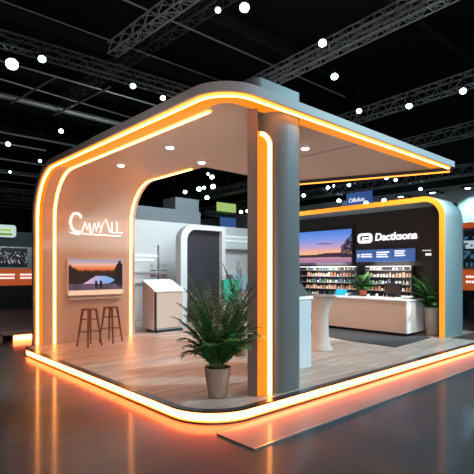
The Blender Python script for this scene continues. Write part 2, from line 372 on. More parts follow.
# right far stand
t = thing('far_stand', 'stand at the right edge with orange frame, bright screen and orange counter band', 'stand', (17, 5, 0))
MB().box((17.1, 3.0, 0), (17.5, 6.75, 3.4)).build('back_wall', M['dark'], t)
MB().box((17, 3.0, 3.2), (17.1, 6.72, 3.4)).build('orange_header', M['booth'], t)
b_ = MB().box((16.95, 3.0, .98), (17.1, 6.72, 1.72)).build('orange_band', M['booth'], t)
random.seed(8)
def boothpic(u, v):
    if v > .82: return (.08,.1,.12)
    g = random.random()
    if .5 < v < .75: return (.75,.85,.88) if g > .4 else (.3,.35,.4)
    return (.25,.4,.5) if g > .6 else (.06,.1,.14)
MB().box((17.0, 3.0, 1.74), (17.1, 6.68, 3.18)).build('screen_frame', M['chrome'], t)
picture('screen', (16.98, 6.6, 1.82), (0,-1,0), (0,0,1), 3.4, 1.28, boothpic, 44, 18, .75, t)
for q in range(2):
    mb = MB(); y = 6.5
    for c in range(22): wd = .04+random.random()*.06; mb.box((16.93, y-wd, 1.42-q*.18), (16.95, y, 1.5-q*.18)); y -= wd+.03
    mb.build('caption', M['txt'], b_)
MB().box((16.9, 3.0, 0), (17.1, 6.7, .98)).build('dark_base', M['blk'], t)
MB().box((16.4, 3.3, .02), (16.9, 6.2, .62)).build('bench', M['dark'], t)

# ================================================================= NEIGHBOURING WHITE STAND (seen through the arch)
ns = thing('neighbour_stand', 'white neighbouring stand with a bright wall seen through the arch', 'stand', (8, 12.5, 0))
MB().box((6.2, 12.5, 0), (14.5, 12.7, 3.27)).build('white_wall', M['whitew'], ns)
MB().box((6.2, 12.55, 3.27), (9.68, 12.9, 3.72)).build('grey_header', M['fasc'], ns)
MB().box((8.7, 12.65, 3.72), (9.68, 13.4, 4.15)).build('grey_block', M['fasc'], ns)
MB().box((6.2, 12.38, 1.62), (8.25, 12.5, 1.66)).build('ledge', M['white'], ns)
MB().box((6.2, 12.30, 1.30), (8.25, 12.5, 1.33)).build('ledge', M['white'], ns)
MB().box((7.9, 12.44, 1.33), (7.93, 12.5, 2.5)).build('bracket', M['chrome'], ns)
random.seed(9)
picture('photo_strip', (7.62, 12.46, 1.48), (1,0,0), (0,0,1), .62, .22, lambda u, v: random.choice([(.25,.16,.16),(.1,.08,.1),(.5,.35,.33),(.7,.68,.7)]) if abs(v-.5) > .12 else (.6,.6,.62), 24, 8, .9, ns)
for k in range(3):
    mb = MB(); x = 7.62+k*.23
    mb.tube([(x, 12.46, 1.78), (x+.04, 12.46, 1.9), (x+.1, 12.46, 1.8), (x+.15, 12.46, 1.88)], .008, 4); mb.build('wall_mark', M['chrome'], ns)
for z, x1 in ((2.12, 7.9), (1.98, 7.75)): MB().box((7.0, 12.46, z), (x1, 12.5, z+.05)).build('light_bar', M['palew'], ns)
MB().box((9.85, 12.35, 1.2), (10.0, 12.5, 2.6)).build('post', mat('pinkish_post', (.45,.40,.40), .6), ns)
MB().box((10.0, 12.3, 2.45), (12, 12.5, 2.5)).build('ledge', M['white'], ns)
MB().box((10.0, 12.3, 1.5), (12, 12.5, 1.53)).build('ledge', M['chrome'], ns)
MB().lathe([(0.001, 0), (.07, .0), (.07, .05), (.001, .05)], (10.38, 12.4, 1.7), 14).build('round_knob', M['blk'], ns)
for z in (2.75, 2.9): MB().box((10.1, 12.46, z), (12.2, 12.5, z+.03)).build('light_bar', M['palew'], ns)
# framed dark portal panel
pp = thing('portal_panel', 'tall charcoal panel with a rounded corner in a white frame', 'panel', (8.6, 11.1, .14))
def rr(x0, x1, z0, z1, rl, r_, n=8): return [(x0, z0)] + arc((x0+rl, z1-rl), rl, PI, PI/2, n) + arc((x1-r_, z1-r_), r_, PI/2, 0, n) + [(x1, z0)]
o_ = rr(7.72, 9.45, .14, 3.05, .45, .1); i_ = rr(7.95, 9.30, .14, 2.92, .34, .03)
mb = MB(); n = len(o_)
for (p0, p1), (q0, q1) in zip(zip(o_, o_[1:]), zip(i_, i_[1:])):
    mb.prism([(p0[0], 10.95, p0[1]), (p1[0], 10.95, p1[1]), (q1[0], 10.95, q1[1]), (q0[0], 10.95, q0[1])], (0, .26, 0))
mb.build('white_frame', M['white'], pp)
MB().prism([(x, 11.08, z) for x, z in rr(7.94, 9.31, .14, 2.93, .34, .03)], (0, .1, 0)).build('charcoal_panel', M['dark'], pp)
# kiosk desk
kd = thing('kiosk_desk', 'white and beige kiosk desk with a sloping top standing inside the arch', 'desk', (6.45, 9.9, .14))
side = [(9.7, .2), (9.7, 1.17), (10.25, 1.42), (10.25, .2)]
MB().prism([(6.04, y, z) for y, z in side], (.03, 0, 0)).build('side_panel', M['white'], kd)
MB().box((6.07, 9.72, .2), (6.9, 10.24, 1.15)).build('body', M['white'], kd)
MB().box((6.10, 9.685, .24), (6.89, 9.72, 1.14)).build('front_panel', M['beige'], kd)
MB().box((6.045, 9.68, .2), (6.10, 9.73, 1.15)).build('corner_strip', M['blk'], kd)
MB().box((6.10, 9.66, .14), (6.88, 10.2, .2)).build('plinth', M['blk'], kd)
MB().prism([(6.03, 9.66, 1.15), (6.03, 9.66, 1.19), (6.03, 10.27, 1.45), (6.03, 10.27, 1.41)], (.89, 0, 0)).build('sloping_top', M['whitew'], kd)
MB().prism([(6.12, 9.75, 1.235), (6.12, 9.75, 1.242), (6.12, 10.2, 1.434), (6.12, 10.2, 1.425)], (.72, 0, 0)).build('touch_screen', M['palew'], kd)
# green chair and tilted panel behind the palm
t = thing('green_chair', 'green rounded chair half hidden behind the front palm', 'chair', (8.35, 9.35, .14))
prof = [(.16, 0), (.2, .02), (.06, .06), (.05, .7), (.28, .78), (.33, .9)]
MB().lathe([(.2, .14), (.2, .16), (.04, .2), (.04, .75)], (8.75, 9.8, 0), 14).build('pedestal', M['chrome'], t)
mb = MB(); mb.lathe([(.05, .72), (.28, .76), (.3, .86), (.001, .87)], (8.75, 9.8, 0), 18); mb.build('seat', M['teal'], t, smooth=True)
fr = [[Vector((8.75+rr_*math.cos(a), 9.8+rr_*math.sin(a), z)) for rr_, z in ((.27, .85), (.34, .87), (.36, 1.42), (.31, 1.42))] for a in [PI*.1+PI*.9*i/12 for i in range(13)]]
MB().sweep(fr, fr).build('backrest', M['teal'], t, smooth=True)
t = thing('info_desk', 'white desk with a tilted blue-grey screen behind the front palm', 'desk', (9.6, 9.9, .14))
MB().box((9.3, 10.0, .14), (10.1, 10.5, 1.1)).build('body', M['white'], t)
MB().prism([(9.25, 9.95, 1.1), (9.25, 10.0, 1.1), (9.25, 10.45, 1.5), (9.25, 10.4, 1.55)], (.75, 0, 0)).build('tilted_screen', M['glass'], t)

# ================================================================= PLATFORM
X0, Y0, X1, Y1, RP = 2.96, 3.74, 10.66, 9.75, .62
pf = thing('exhibition_platform', 'raised wood-look platform with a glowing orange edge and rounded corner', 'platform', (6.8, 7, 0))
def front(off, n=12):   # from the left end, along the front-left side, round the corner, to the right end
    return [(X0-off, 9.45)] + [(x, y) for x, y in arc((X0+RP, Y0+RP), RP+off, PI, 1.5*PI, n)] + [(X1, Y0-off)]
def plan(off, z0, z1, back=12.45, right=X1):
    p = front(off) + [(right, back), (X0-off+.45, back), (X0-off+.45, 9.45+.35), (X0-off, 9.45+.35)]
    return [(x, y, z0) for x, y in p], (0, 0, z1-z0)
# wooden deck, with its room for the reception area behind the right end
dk = [(x, y, .04) for x, y in front(-.06)] + [(X1, 4.45, .04), (12.2, 4.45, .04), (12.2, 12.45, .04), (4.3, 12.45, .04), (4.3, 9.82, .04), (X0+.1, 9.8, .04)]
MB().prism(dk, (0, 0, .1)).build('wooden_deck', M['lam'], pf)
def band(o0, o1, z0, z1, name, m, ends=None):
    a, b = front(o0, 20), front(o1, 20); mb = MB()
    if ends: a[0] = (a[0][0], ends[0]); b[0] = (b[0][0], ends[0]); a[-1] = (ends[1], a[-1][1]); b[-1] = (ends[1], b[-1][1])
    fr = [[Vector((p[0], p[1], z0)), Vector((q[0], q[1], z0)), Vector((q[0], q[1], z1)), Vector((p[0], p[1], z1))] for p, q in zip(a, b)]
    mb.sweep(fr, fr); return mb.build(name, m, pf)
band(-.07, .03, .125, .143, 'top_rim', M['rimm'])
band(-.06, .02, .0, .014, 'bottom_rim', M['rimm'])
ls = band(-.06, .0, .014, .125, 'light_strip', M['ledw'])
a = front(0, 20); a[0] = (a[0][0], 9.44); a[-1] = (X1-.01, a[-1][1])
mb = MB(); q = front(.012, 20); q[0] = (q[0][0], 9.44); q[-1] = (X1-.01, q[-1][1])
fr = [[Vector((p[0], p[1], .034)), Vector((r_[0], r_[1], .034)), Vector((r_[0], r_[1], .112)), Vector((p[0], p[1], .112))] for p, r_ in zip(a, q)]
mb.sweep(fr, fr); mb.build('bright_core', M['ledp'], ls)
MB().box((X1, Y0+.02, .0), (12.3, 4.45, .125)).build('end_ramp', M['rimm'], pf)
# small lit platform beyond the tan wall on the left
bp_ = thing('lit_plinth', 'short glowing plinth edge on the floor left of the tan wall', 'plinth', (3.4, 11.7, 0))
MB().box((3.3, 11.6, 0), (3.33, 12.4, .13)).build('end_cap', M['rimm'], bp_)
MB().box((3.15, 11.66, .115), (4.25, 12.4, .145)).build('top_rim', M['rimm'], bp_)
MB().box((3.33, 11.60, .01), (4.25, 11.66, .125)).build('light_strip', M['ledp'], bp_)
tag(MB().prism([(8.55, 5.85, .14), (8.5, 4.62, .14), (10.3, 4.72, .14), (10.45, 5.0, .14), (10.45, 9.5, .14), (9.3, 9.5, .14)], (0, 0, .012)).build('floor_mat', M['mat_']), 'dark grey mat on the deck in front of the reception counter', 'mat')

# ================================================================= CANOPY: tan wall curving into the roof
cn = thing('canopy', 'tan wall curving up into a flat roof with glowing orange edges', 'canopy', (3.2, 9.75, .14))
ZC, YW, TK, RC = 3.715, 9.70, .10, .95
XL, XR, YF, YB = 3.19, 5.50, 3.74, 7.0
def prof(off, n=14):   # path up the wall and along the ceiling; off>0 is into the stand
    R = RC-off
    return [(YW-off, .145)] + [(YW-RC + R*math.cos(a), ZC-RC + R*math.sin(a)) for a in [PI/2*i/n for i in range(n+1)]] + [(YB, ZC-off)]
ip, op = prof(0), prof(-TK)
mb = MB()
poly = ip + op[::-1]
nI = len(ip)
for i in range(nI-1):
    (a0, b0), (a1, b1), (c0, d0), (c1, d1) = ip[i], ip[i+1], op[i], op[i+1]
    mb.prism([(XL, a0, b0), (XL, a1, b1), (XL, c1, d1), (XL, c0, d0)], (XR-XL, 0, 0))
RR = .50
nc = arc((XL+RR, YF+RR), RR, PI, 1.5*PI, 16)
roofp = [(XL, YB)] + nc + [(9.12, YF), (7.82, 6.9), (7.7, YB)]
mb.prism([(x, y, ZC) for x, y in roofp], (0, 0, TK))
sh = mb.build('shell', M['shell'], cn)
# facing band, slightly proud of the shell edge
fp = [Vector((XL-.02, y, z)) for y, z in op[:-1]]
mb = MB(); i0 = prof(0)
for i in range(nI-1):
    (a0, b0), (a1, b1), (c0, d0), (c1, d1) = ip[i], ip[i+1], op[i], op[i+1]
    mb.prism([(XL-.02, a0, b0), (XL-.02, a1, b1), (XL-.02, c1, d1), (XL-.02, c0, d0)], (.02, 0, 0))
ring_o = [(XL-.02, YB)] + arc((XL+RR, YF+RR), RR+.02, PI, 1.5*PI, 16) + [(9.14, YF-.02)]
ring_i = [(XL, YB)] + nc + [(9.12, YF)]
fr = [[Vector((p[0], p[1], ZC)), Vector((q_[0], q_[1], ZC)), Vector((q_[0], q_[1], ZC+TK+.01)), Vector((p[0], p[1], ZC+TK+.01))] for p, q_ in zip(ring_o, ring_i)]
mb.sweep(fr, fr); mb.build('fascia', M['shellout'], cn)
def strip_path(x, yend=None, corner=False, off=0, shrink=0):
    pr_ = prof(off); pts = [Vector((x, y, z)) for y, z in pr_[:-1]]
    nr = [Vector((0, -1, 0))] + [Vector((0, -math.cos(PI/2*i/14), -math.sin(PI/2*i/14))) for i in range(15)]
    if corner:
        d = x-XL
        q = arc((XL+RR, YF+RR), RR-d, PI, 1.5*PI, 16)
        for (a, b) in q: pts.append(Vector((a, b, ZC-off))); nr.append(Vector((0,0,-1)))
        pts.append(Vector((corner-d*.6, YF+d, ZC-off))); nr.append(Vector((0,0,-1)))
    else: pts.append(Vector((x, yend, ZC-off))); nr.append(Vector((0,0,-1)))
    return pts, nr
def strip(name, x, yend, corner, wd, th, m, parent=cn, off=0):
    p, n_ = strip_path(x, yend, corner, off); return MB().ribbon(p, n_, wd, th).build(name, m, parent)
s1 = strip('light_strip', XL+.05, None, 9.06, .058, .03, M['ledw']); strip('bright_core', XL+.05, None, 9.06, .036, .008, M['led'], s1, .03)
p_, n_ = strip_path(XL+.21, None, 8.98, 0); MB().ribbon(p_[15:], n_[15:], .22, .012).build('orange_led_glow', M['orange'], cn)  # LED glow on the ceiling, put in as an emissive orange band
p_, n_ = strip_path(XL+.125, None, 8.75, 0); MB().ribbon(p_[:17], n_[:17], .06, .012).build('orange_led_glow', M['orange'], cn)  # same painted glow, narrower, up the wall and cove
s2 = strip('light_strip', 3.59, 4.46, None, .065, .02, M['ledw']); strip('bright_core', 3.59, 4.48, None, .042, .008, M['led'], s2, .02)
s3 = strip('light_strip', 5.38, 7.26, None, .065, .02, M['ledw']); strip('bright_core', 5.38, 7.28, None, .042, .008, M['led'], s3, .02)
MB().ribbon([(9.11, YF+.06, ZC-.07), (7.84, 6.9, ZC-.07)], [(0,0,-1)]*2, .04, .02).build('edge_light', M['ledw'], cn)
MB().prism([(9.10, YF+.04, ZC-.07), (7.80, 6.9, ZC-.07), (7.84, 6.93, ZC-.07), (9.14, YF+.05, ZC-.07)], (0, 0, .07)).build('end_fascia', M['dark'], cn)
def downlight(x, y, label):
    t = thing('downlight', label, 'lamp', (x, y, ZC), 'ceiling spotlights in the canopy')
    MB().lathe([(.066, -.012), (.085, -.012), (.085, 0), (.066, 0)], (x, y, ZC), 18).build('trim_ring', M['white'], t)
    MB().lathe([(.001, -.03), (.05, -.028), (.062, -.014), (.062, -.004), (.001, -.004)], (x, y, ZC), 16).build('lens', M['lensw'], t)
    light('SPOT', (x, y, ZC-.05), 60, (1, .72, .52), .06, None, 2.6, 1.0, name='downlight_lamp')
downlight(4.21, 7.95, 'ceiling spotlight nearest the tan wall, above the glowing sign'); downlight(4.19, 6.25, 'middle ceiling spotlight above the deck, left of the arch edge')
downlight(5.21, 6.72, 'ceiling spotlight by the rear canopy edge above the arch'); downlight(5.88, 4.8, 'ceiling spotlight just right of the column')
MB().box((6.3, 5.8, ZC-.012), (6.33, 4.1, ZC)).build('ceiling_seam', M['shellout'], cn)

# ================================================================= COLUMN
co = thing('column', 'grey rounded column at the front corner with a brown fin', 'column', (4.4, 4.1, .14))
def rrect(x0, y0, x1, y1, r, n=8):
    return arc((x0+r, y0+r), r, PI, 1.5*PI, n)+arc((x1-r, y0+r), r, 1.5*PI, 2*PI, n)+arc((x1-r, y1-r), r, 0, PI/2, n)+arc((x0+r, y1-r), r, PI/2, PI, n)
MB().prism([(x, y, .145) for x, y in rrect(4.14, 3.86, 4.78, 4.40, .26)], (0, 0, ZC-.145)).build('shaft', M['col'], co, smooth=True)
MB().prism([(x, y, ZC+TK) for x, y in rrect(3.93, 3.98, 4.82, 4.66, .10)], (0, 0, .28)).build('roof_cap', M['col'], co)
# fin: full height slab
A_, B_, C_ = Vector((3.90, 4.10, 0)), Vector((3.965, 3.99, 0)), Vector((4.135, 3.885, 0))
nf = (C_-B_).cross(Vector((0,0,1))).normalized()
MB().prism([A_+Vector((0,0,.145)), B_+Vector((0,0,.145)), B_+Vector((.14,.13,.145)), A_+Vector((.14,.14,.145))], (0, 0, ZC-.145)).build('fin', M['fin'], co)
u = (C_-B_).normalized(); Wf = (C_-B_).length; ztop = 3.42; rt = .15
def fpt(s_, z, d=0): return B_ + u*s_ + nf*d + Vector((0,0,z))
outl = [(0, .145)] + [(0, ztop)] + [(Wf-rt+rt*math.cos(a), ztop-rt+rt*math.sin(a)) for a in [PI/2-PI/2*i/8 for i in range(9)]] + [(Wf, .145)]
sgn = 1 if nf.dot(Vector((-1,-1,0))) > 0 else -1
MB().prism([fpt(s_, z) for s_, z in outl], -nf*sgn*.13).build('light_slot', M['orange'], co)
pa = [(Wf-.045, .15)] + [(Wf-.045-(rt-.03)+(rt-.03)*math.cos(a), ztop-.03-(rt-.0)+(rt-.0)*math.sin(a)) for a in [PI/2*i/8 for i in range(9)]]
P3 = [fpt(s_, z, 0) for s_, z in pa]
lsr = MB().ribbon(P3, [nf*sgn]*len(P3), .045, .015).build('light_strip', M['led'], co)
fro = MB(); ed = [(Wf-.005, .15)] + [(Wf-rt+rt*math.cos(a)-.005, ztop-rt+rt*math.sin(a)) for a in [PI/2*i/8 for i in range(9)]]
fro.ribbon([fpt(s_, z) for s_, z in ed], [nf*sgn]*len(ed), .018, .02).build('slot_edge', M['fin'], co)

# white lectern behind the column
lc = thing('lectern', 'pale grey lectern with a sloping top right behind the column', 'lectern', (5.4, 4.8, .14))
MB().prism([(5.0, 4.6, .145), (5.79, 4.6, .145), (5.79, 4.6, 1.24), (5.0, 4.6, 1.24)], (0, .5, 0)).build('body', M['white'], lc)
MB().prism([(5.0, 4.6, 1.28), (5.74, 4.6, 1.28), (5.56, 4.6, 1.48), (5.0, 4.6, 1.60)], (0, .5, 0)).build('sloping_top', M['col'], lc)
MB().box((4.98, 4.58, 1.24), (5.81, 5.12, 1.28)).build('ledge', M['palew'], lc)

# ================================================================= THINGS ON THE TAN WALL
t = thing('wall_screen', 'wall-mounted screen showing a sunset over a pool on the tan wall', 'television', (4.5, 9.69, 1.5))
MB().box((3.85, 9.655, 1.14), (5.18, 9.70, 1.95)).build('frame', mat('pale_frame', (.6,.55,.52), .4), t)
random.seed(11)
def pool(u, v):
    x = u; y = 1-v
    if y < .34:
        c = mixc((.62,.60,.74), (.95,.72,.62), y/.16) if y < .16 else mixc((.95,.72,.62), (.93,.45,.25), (y-.16)/.14)
    elif y < .48: c = mixc((.55,.28,.18), (.28,.17,.15), (y-.34)/.14)
    else: c = (.17,.12,.14)
    n_ = random.random()
    tl = .38+.07*wob(x*2.4, 1) - .22*math.exp(-(x/.10)**2) - .34*math.exp(-((x-.95)/.09)**2) + .05*(n_-.5)
    if y > tl and y < .62: c = mixc((.10,.07,.08), (.35,.2,.16), n_*n_)
    q = (y-.54)/.26
    if 0 < q < 1 and .48-.23*q < x < .66+.17*math.sin(PI*min(1, q*.9)): c = mixc((.85,.66,.78), (.48,.66,.92), (x-.35)/.35); c = mixc(c, (1,1,1), .15*n_)
    if y > .80+.03*x: c = mixc((.30,.24,.30), (.44,.36,.42), .5+.5*wob(x, 3))
    if y > .70 and y < .95 and (abs(x-.49) < .022 or abs(x-.575) < .024): c = (.14,.08,.10)
    if x > .88 and .12 < y < .9 and n_ > .2: c = (.10,.07,.10)
    return c
picture('screen', (3.88, 9.65, 1.26), (1,0,0), (0,0,1), 1.27, .665, pool, 90, 50, .95, t)
MB().box((3.88, 9.645, 1.15), (5.15, 9.655, 1.25)).build('lower_bezel', mat('cream_bezel', (.85,.65,.5), .5, emis=(1,.75,.55), es=.35), t)
MB().box((3.9, 9.62, 1.06), (5.12, 9.70, 1.085)).build('soundbar', mat('soundbar_silver', (.6,.5,.45), .4), t)
# neon wordmark
ng = thing('neon_sign', 'glowing white handwritten wordmark on the tan wall above the screen', 'sign', (4.5, 9.68, 2.6))
K = 60/474
def P_(x, y):
    px, py = 66+x*K, 208+y*K; a = (px-237)/454; b = (270-py)/454; tt = 9.66/(FY-a*FX); return Vector(((FX+a*FY)*tt, 9.66, 1.7+b*tt))
stk = {'letter_c': ([(120,78),(112,55),(90,42),(62,45),(42,75),(36,110),(42,150),(62,180),(90,192),(110,186)], .030),
 'letter_m': ([(122,198),(150,112),(166,170),(186,120),(194,198)], .014),
 'letter_n': ([(206,196),(226,118),(240,182),(258,112),(266,150)], .014),
 'letter_a': ([(270,198),(284,140),(316,90),(350,196)], .014),
 'letter_l': ([(362,112),(364,194),(395,196)], .014),
 'letter_l_end': ([(400,108),(404,194),(446,198)], .014),
 'swash': ([(30,192),(60,200),(100,210),(116,200)], .012), 'underline': ([(136,206),(280,214),(430,224)], .014)}
for k_, (pp_, r_) in stk.items(): MB().tube([P_(x, y) for x, y in pp_], r_*.68, 8)  .build({'letter_l_end': 'letter_l'}.get(k_, k_), M['neon'], ng)

# bar stools
def stool(loc, label, rot):
    t = thing('bar_stool', label, 'stool', (0,0,0), 'wooden bar stools at the tan wall')
    mb = MB(); mb.prism([(x, y, .74) for x, y in rrect(-.15, -.15, .15, .15, .05, 4)], (0, 0, .03)); mb.build('seat', M['wood'], t)
    for sx in (-1, 1):
        for sy in (-1, 1):
            p0 = Vector((sx*.115, sy*.115, .74)); p1 = Vector((sx*.21, sy*.21, 0))
            mb = MB(); mb.tube([p0, p1], .031, 4, .017); mb.build('leg', M['wood'], t)
    mb = MB(); q = .30; s_ = .21-(.095)*q/.74; c = [Vector((sx*s_, sy*s_, q)) for sx, sy in ((-1,-1),(1,-1),(1,1),(-1,1))]
    for i in range(4): mb.tube([c[i], c[(i+1) % 4]], .009, 6)
    mb.build('footrest', M['wood'], t)
    mb = MB(); q = .55; s_ = .21-(.095)*q/.74; c = [Vector((sx*s_, sy*s_, q)) for sx, sy in ((-1,-1),(1,-1),(1,1),(-1,1))]
    for i in range(4): mb.tube([c[i], c[(i+1) % 4]], .007, 6)
    mb.build('brace', M['wood'], t)
    t.location = loc; t.rotation_euler.z = rot; return t
st = stool((4.02, 8.93, .14), 'left one of the two reddish-brown wooden bar stools under the screen', .25)
st.scale = (.82, .82, 1); s2_ = copy_tree(st); s2_.scale = (.82, .82, 1); s2_.location = (4.58, 9.10, .14); s2_.rotation_euler.z = .5; s2_['label'] = 'right one of the two reddish-brown wooden bar stools, nearer the arch'

# ================================================================= PALMS
def frond_mesh(rnd, L, droop, nl=22, lw=.016, ll=.26):
    mb = MB(); pts = []
    for i in range(nl+1):
        s_ = i/nl; pts.append(Vector((L*(s_*.36 + .26*s_*s_), 0, L*(s_*1.02 - droop*s_*s_*s_))))
    mb.tube(pts, .006, 4, .0015); mb.m = [1]*len(mb.f)
    for i in range(4, nl+1):
        s_ = i/nl; p = pts[i]; t = (pts[i]-pts[i-1]).normalized(); ln = ll*(.45+.55*math.sin(PI*min(1, (s_-.1)*1.05)))
        for sd in (-1, 1):
            o = Vector((0, sd, 0)); d = (t*.75 + o*.75 + Vector((0,0,.10+rnd.uniform(-.15,.15)))).normalized()
            nrm = Vector((0,0,1)); wv = d.cross(nrm).normalized()*lw*(1 if s_ < .9 else .7)
            a = p; b = p + d*ln*.45 + Vector((0,0,-.01)); c = p + d*ln + Vector((0,0,-.28*ln))
            mb.add([a-wv*.3, a+wv*.3, b+wv, b-wv, c], [(0,1,2,3), (3,2,4)])
    return mb
def palm(name, label, loc, potr, poth, H, nf_, potm, seed, leafm, spread=1.0, flat=None, ll=.26, potname='pot', xs=1):
    rnd = random.Random(seed); t = thing(name, label, 'plant', (0,0,0))
    mb = MB(); mb.lathe([(potr*.68, 0), (potr*.72, .01), (potr, poth-.012), (potr*.99, poth), (potr*.9, poth), (potr*.88, poth-.05)], k=28); mb.build(potname, potm, t, smooth=True)
    MB().lathe([(.001, poth-.06), (potr*.88, poth-.06), (potr*.88, poth-.04), (.001, poth-.035)], k=20).build('soil', M['soil'], t)
    for k in range(nf_):
        az = 2*PI*k*.382 + rnd.uniform(-.3,.3); q = k/(nf_-1)
        L = H*(1.0-.38*q)*rnd.uniform(.8,1.12); lean = .24+.95*q*spread + rnd.uniform(-.1,.15); droop = .10+.24*q
        mb = frond_mesh(rnd, L, droop, ll=ll*rnd.uniform(.8,1.1), lw=.025*ll/.26)
        R = Matrix.Diagonal((xs, xs, 1, 1)) @ Matrix.Rotation(az, 4, 'Z') @ Matrix.Rotation(lean-.42, 4, 'Y')
        base = Vector((rnd.uniform(-1,1)*potr*.35, rnd.uniform(-1,1)*potr*.35, poth-.05))
        mb.v = [R @ v + base for v in mb.v]
        if flat: mb.v = [Vector((max(flat[0], min(flat[1], v.x)), max(flat[2], min(flat[3], v.y)), v.z)) for v in mb.v]
        mb.build('frond', [leafm, M['stem']], t, recalc=False)
    mb = MB()
    for k in range(7): a = 2*PI*k/7; mb.tube([(potr*.3*math.cos(a), potr*.3*math.sin(a), poth-.05), (potr*.45*math.cos(a+.3), potr*.45*math.sin(a+.3), poth+H*.35)], .010, 5, .005)
    mb.build('stems', M['stem'], t)
    t.location = loc; return t
palm('potted_palm', 'large leafy palm in a taupe pot on the deck by the front corner', (3.60, 4.32, .145), .165, .36, 1.16, 96, M['pot'], 4, M['leaf'], .62, ll=.20, xs=.72)
palm('potted_palm', 'green palm in a pale grey pot right of the reception counter', (10.84, 4.93, .145), .20, .66, .98, 34, M['potw'], 9, M['leaf'], .6, flat=(-.6, .50, -.27, .9), ll=.20)
palm('potted_plant', 'small bushy plant in a terracotta pot standing on the counter', (10.7, 6.75, 1.0), .10, .17, .50, 22, M['potr'], 13, M['leaf'], .7, ll=.2)
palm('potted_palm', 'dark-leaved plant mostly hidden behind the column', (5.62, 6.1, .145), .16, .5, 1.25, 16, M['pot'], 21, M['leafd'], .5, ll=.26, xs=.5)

# ================================================================= RECEPTION WALL
XH, XW, YE, ZH = 10.5, 11.4, 4.5, 3.44
rw = thing('reception_wall', 'black display wall with a rounded hood edged in orange', 'wall unit', (11, 7, .14))
YH = 10.4
def hoodpath(o, n=12):  # in (Y,z): from the foot at the right end, up, round, along the top to the left end
    r = .5-o; return [(YE+o, .145)] + [(YE+.5 - r*math.cos(a), ZH-.5 + r*math.sin(a)) for a in [PI/2*i/n for i in range(n+1)]] + [(YH, ZH-o)]
ho, hi = hoodpath(0), hoodpath(.13)
mb = MB()
for i in range(len(ho)-1):
    mb.prism([(XH+.02, *ho[i]), (XH+.02, *ho[i+1]), (XH+.02, *hi[i+1]), (XH+.02, *hi[i])], (1.0, 0, 0))
mb.build('hood', mat('pale_blue_hood', (.24, .29, .30), .45), rw)
mb = MB(); h2 = hoodpath(.12)
for i in range(len(ho)-1):
    mb.prism([(XH, *ho[i]), (XH, *ho[i+1]), (XH, *h2[i+1]), (XH, *h2[i])], (.02, 0, 0))
mb.build('orange_rim', mat('orange_rim_light', (.9, .3, .03), .5, emis=(1, .30, .01), es=.9), rw)
MB().box((XW, YE+.1, .145), (XW+.1, YH, ZH-.1)).build('black_backing', M['blkwall'], rw)
# screen
t = thing('reception_screen', 'large screen with a purple and orange lake sunset on the black wall', 'television', (11.38, 8.5, 2.4))
MB().box((11.33, 7.46, 1.80), (11.40, 9.62, 2.96)).build('frame', M['blk'], t)
random.seed(12)
def lake(u, v):
    y = 1-v; n_ = random.random()
    if y < .70:
        stops = [(0,(.30,.50,.85)), (.22,(.46,.58,.90)), (.45,(.72,.62,.82)), (.60,(.95,.68,.60)), (.70,(.98,.72,.50))]
        for (a, ca), (b, cb) in zip(stops, stops[1:]):
            if a <= y <= b: c = mixc(ca, cb, (y-a)/(b-a))
        if abs(y-.38-.05*(u-.5)) < .028*(1-abs(u-.52)*6): c = (.45,.35,.55)
    else: c = mixc((.80,.55,.60), (.55,.42,.58), (y-.78)/.2)
    if .68+.03*math.sin(u*7) < y < .78: c = (.22,.15,.22)
    if u > .82 and y > .10+(1-u)*2.2+.06*wob(u*3, y*9) and y < .8 and n_ > .15: c = (.16,.14,.24)
    if y > .93: c = (.35,.28,.42)
    return c
picture('screen', (11.32, 9.56, 1.86), (0,-1,0), (0,0,1), 2.04, 1.04, lake, 100, 50, 1.0, t)
# logo
t = thing('reception_sign', 'white rounded logo badge and bold company name on the black wall', 'sign', (11.38, 6.6, 2.6))
mb = MB(); zc, yc = 2.60, 7.12
o_ = rrect(yc-.23, zc-.14, yc+.23, zc+.14, .10, 6)
i_ = rrect(yc-.155, zc-.075, yc+.165, zc+.075, .05, 6)
o_ = [(a, b) for a, b in o_]; fr = [[Vector((11.36, *p)), Vector((11.36, *q_)), Vector((11.40, *q_)), Vector((11.40, *p))] for p, q_ in zip(o_+o_[:1], i_+i_[:1])]
mb.sweep(fr, fr); mb.build('badge', M['txt'], t)
mb = MB(); mb.box((11.365, yc-.17, zc-.025), (11.39, yc+.06, zc+.025)); mb.box((11.365, yc+.03, zc-.12), (11.39, yc+.08, zc+.025)); mb.box((11.365, yc-.19, zc-.12), (11.39, yc+.03, zc-.06)); mb.build('badge_mark', M['txt'], t)
text('lettering', 'Dactksona', (11.37, 6.80, 2.52), (0,-1,0), (0,0,1), .285, M['txt'], t, .012, .006, .12)
# blue info board
t = thing('info_board', 'blue lit board with three white captions under the company name', 'sign', (11.38, 6.5, 2.1))
MB().box((11.34, 5.63, 1.93), (11.40, 7.38, 2.27)).build('panel', M['blue'], t)
random.seed(14)
def caption(y, z, rows, wmax, parent, x=11.33, h=.035, rh=.06):
    mb = MB()
    for r in range(rows):
        yy = y; e = y - wmax*(.6+.4*random.random())
        while yy > e: wd = .02+.03*random.random(); mb.box((x, yy-wd, z-r*rh), (x+.01, yy, z-r*rh+h)); yy -= wd+.012
    mb.build('caption', M['txt'], parent)
MB().box((11.33, 7.28, 2.06), (11.34, 7.32, 2.16)).build('numeral', M['txt'], t)
caption(7.22, 2.12, 2, .5, t); caption(6.72, 2.17, 3, .4, t); caption(6.18, 2.19, 3, .36, t)
for y in (6.8, 6.25): MB().box((11.335, y, 1.95), (11.342, y+.008, 2.25)).build('divider', M['steeld'], t)
t = thing('wall_lettering', 'two small lines of white lettering beside the blue board', 'sign', (11.39, 5.2, 2.1))
caption(5.44, 2.19, 1, .22, t, 11.385, .02); caption(5.36, 2.07, 1, .26, t, 11.385, .06)

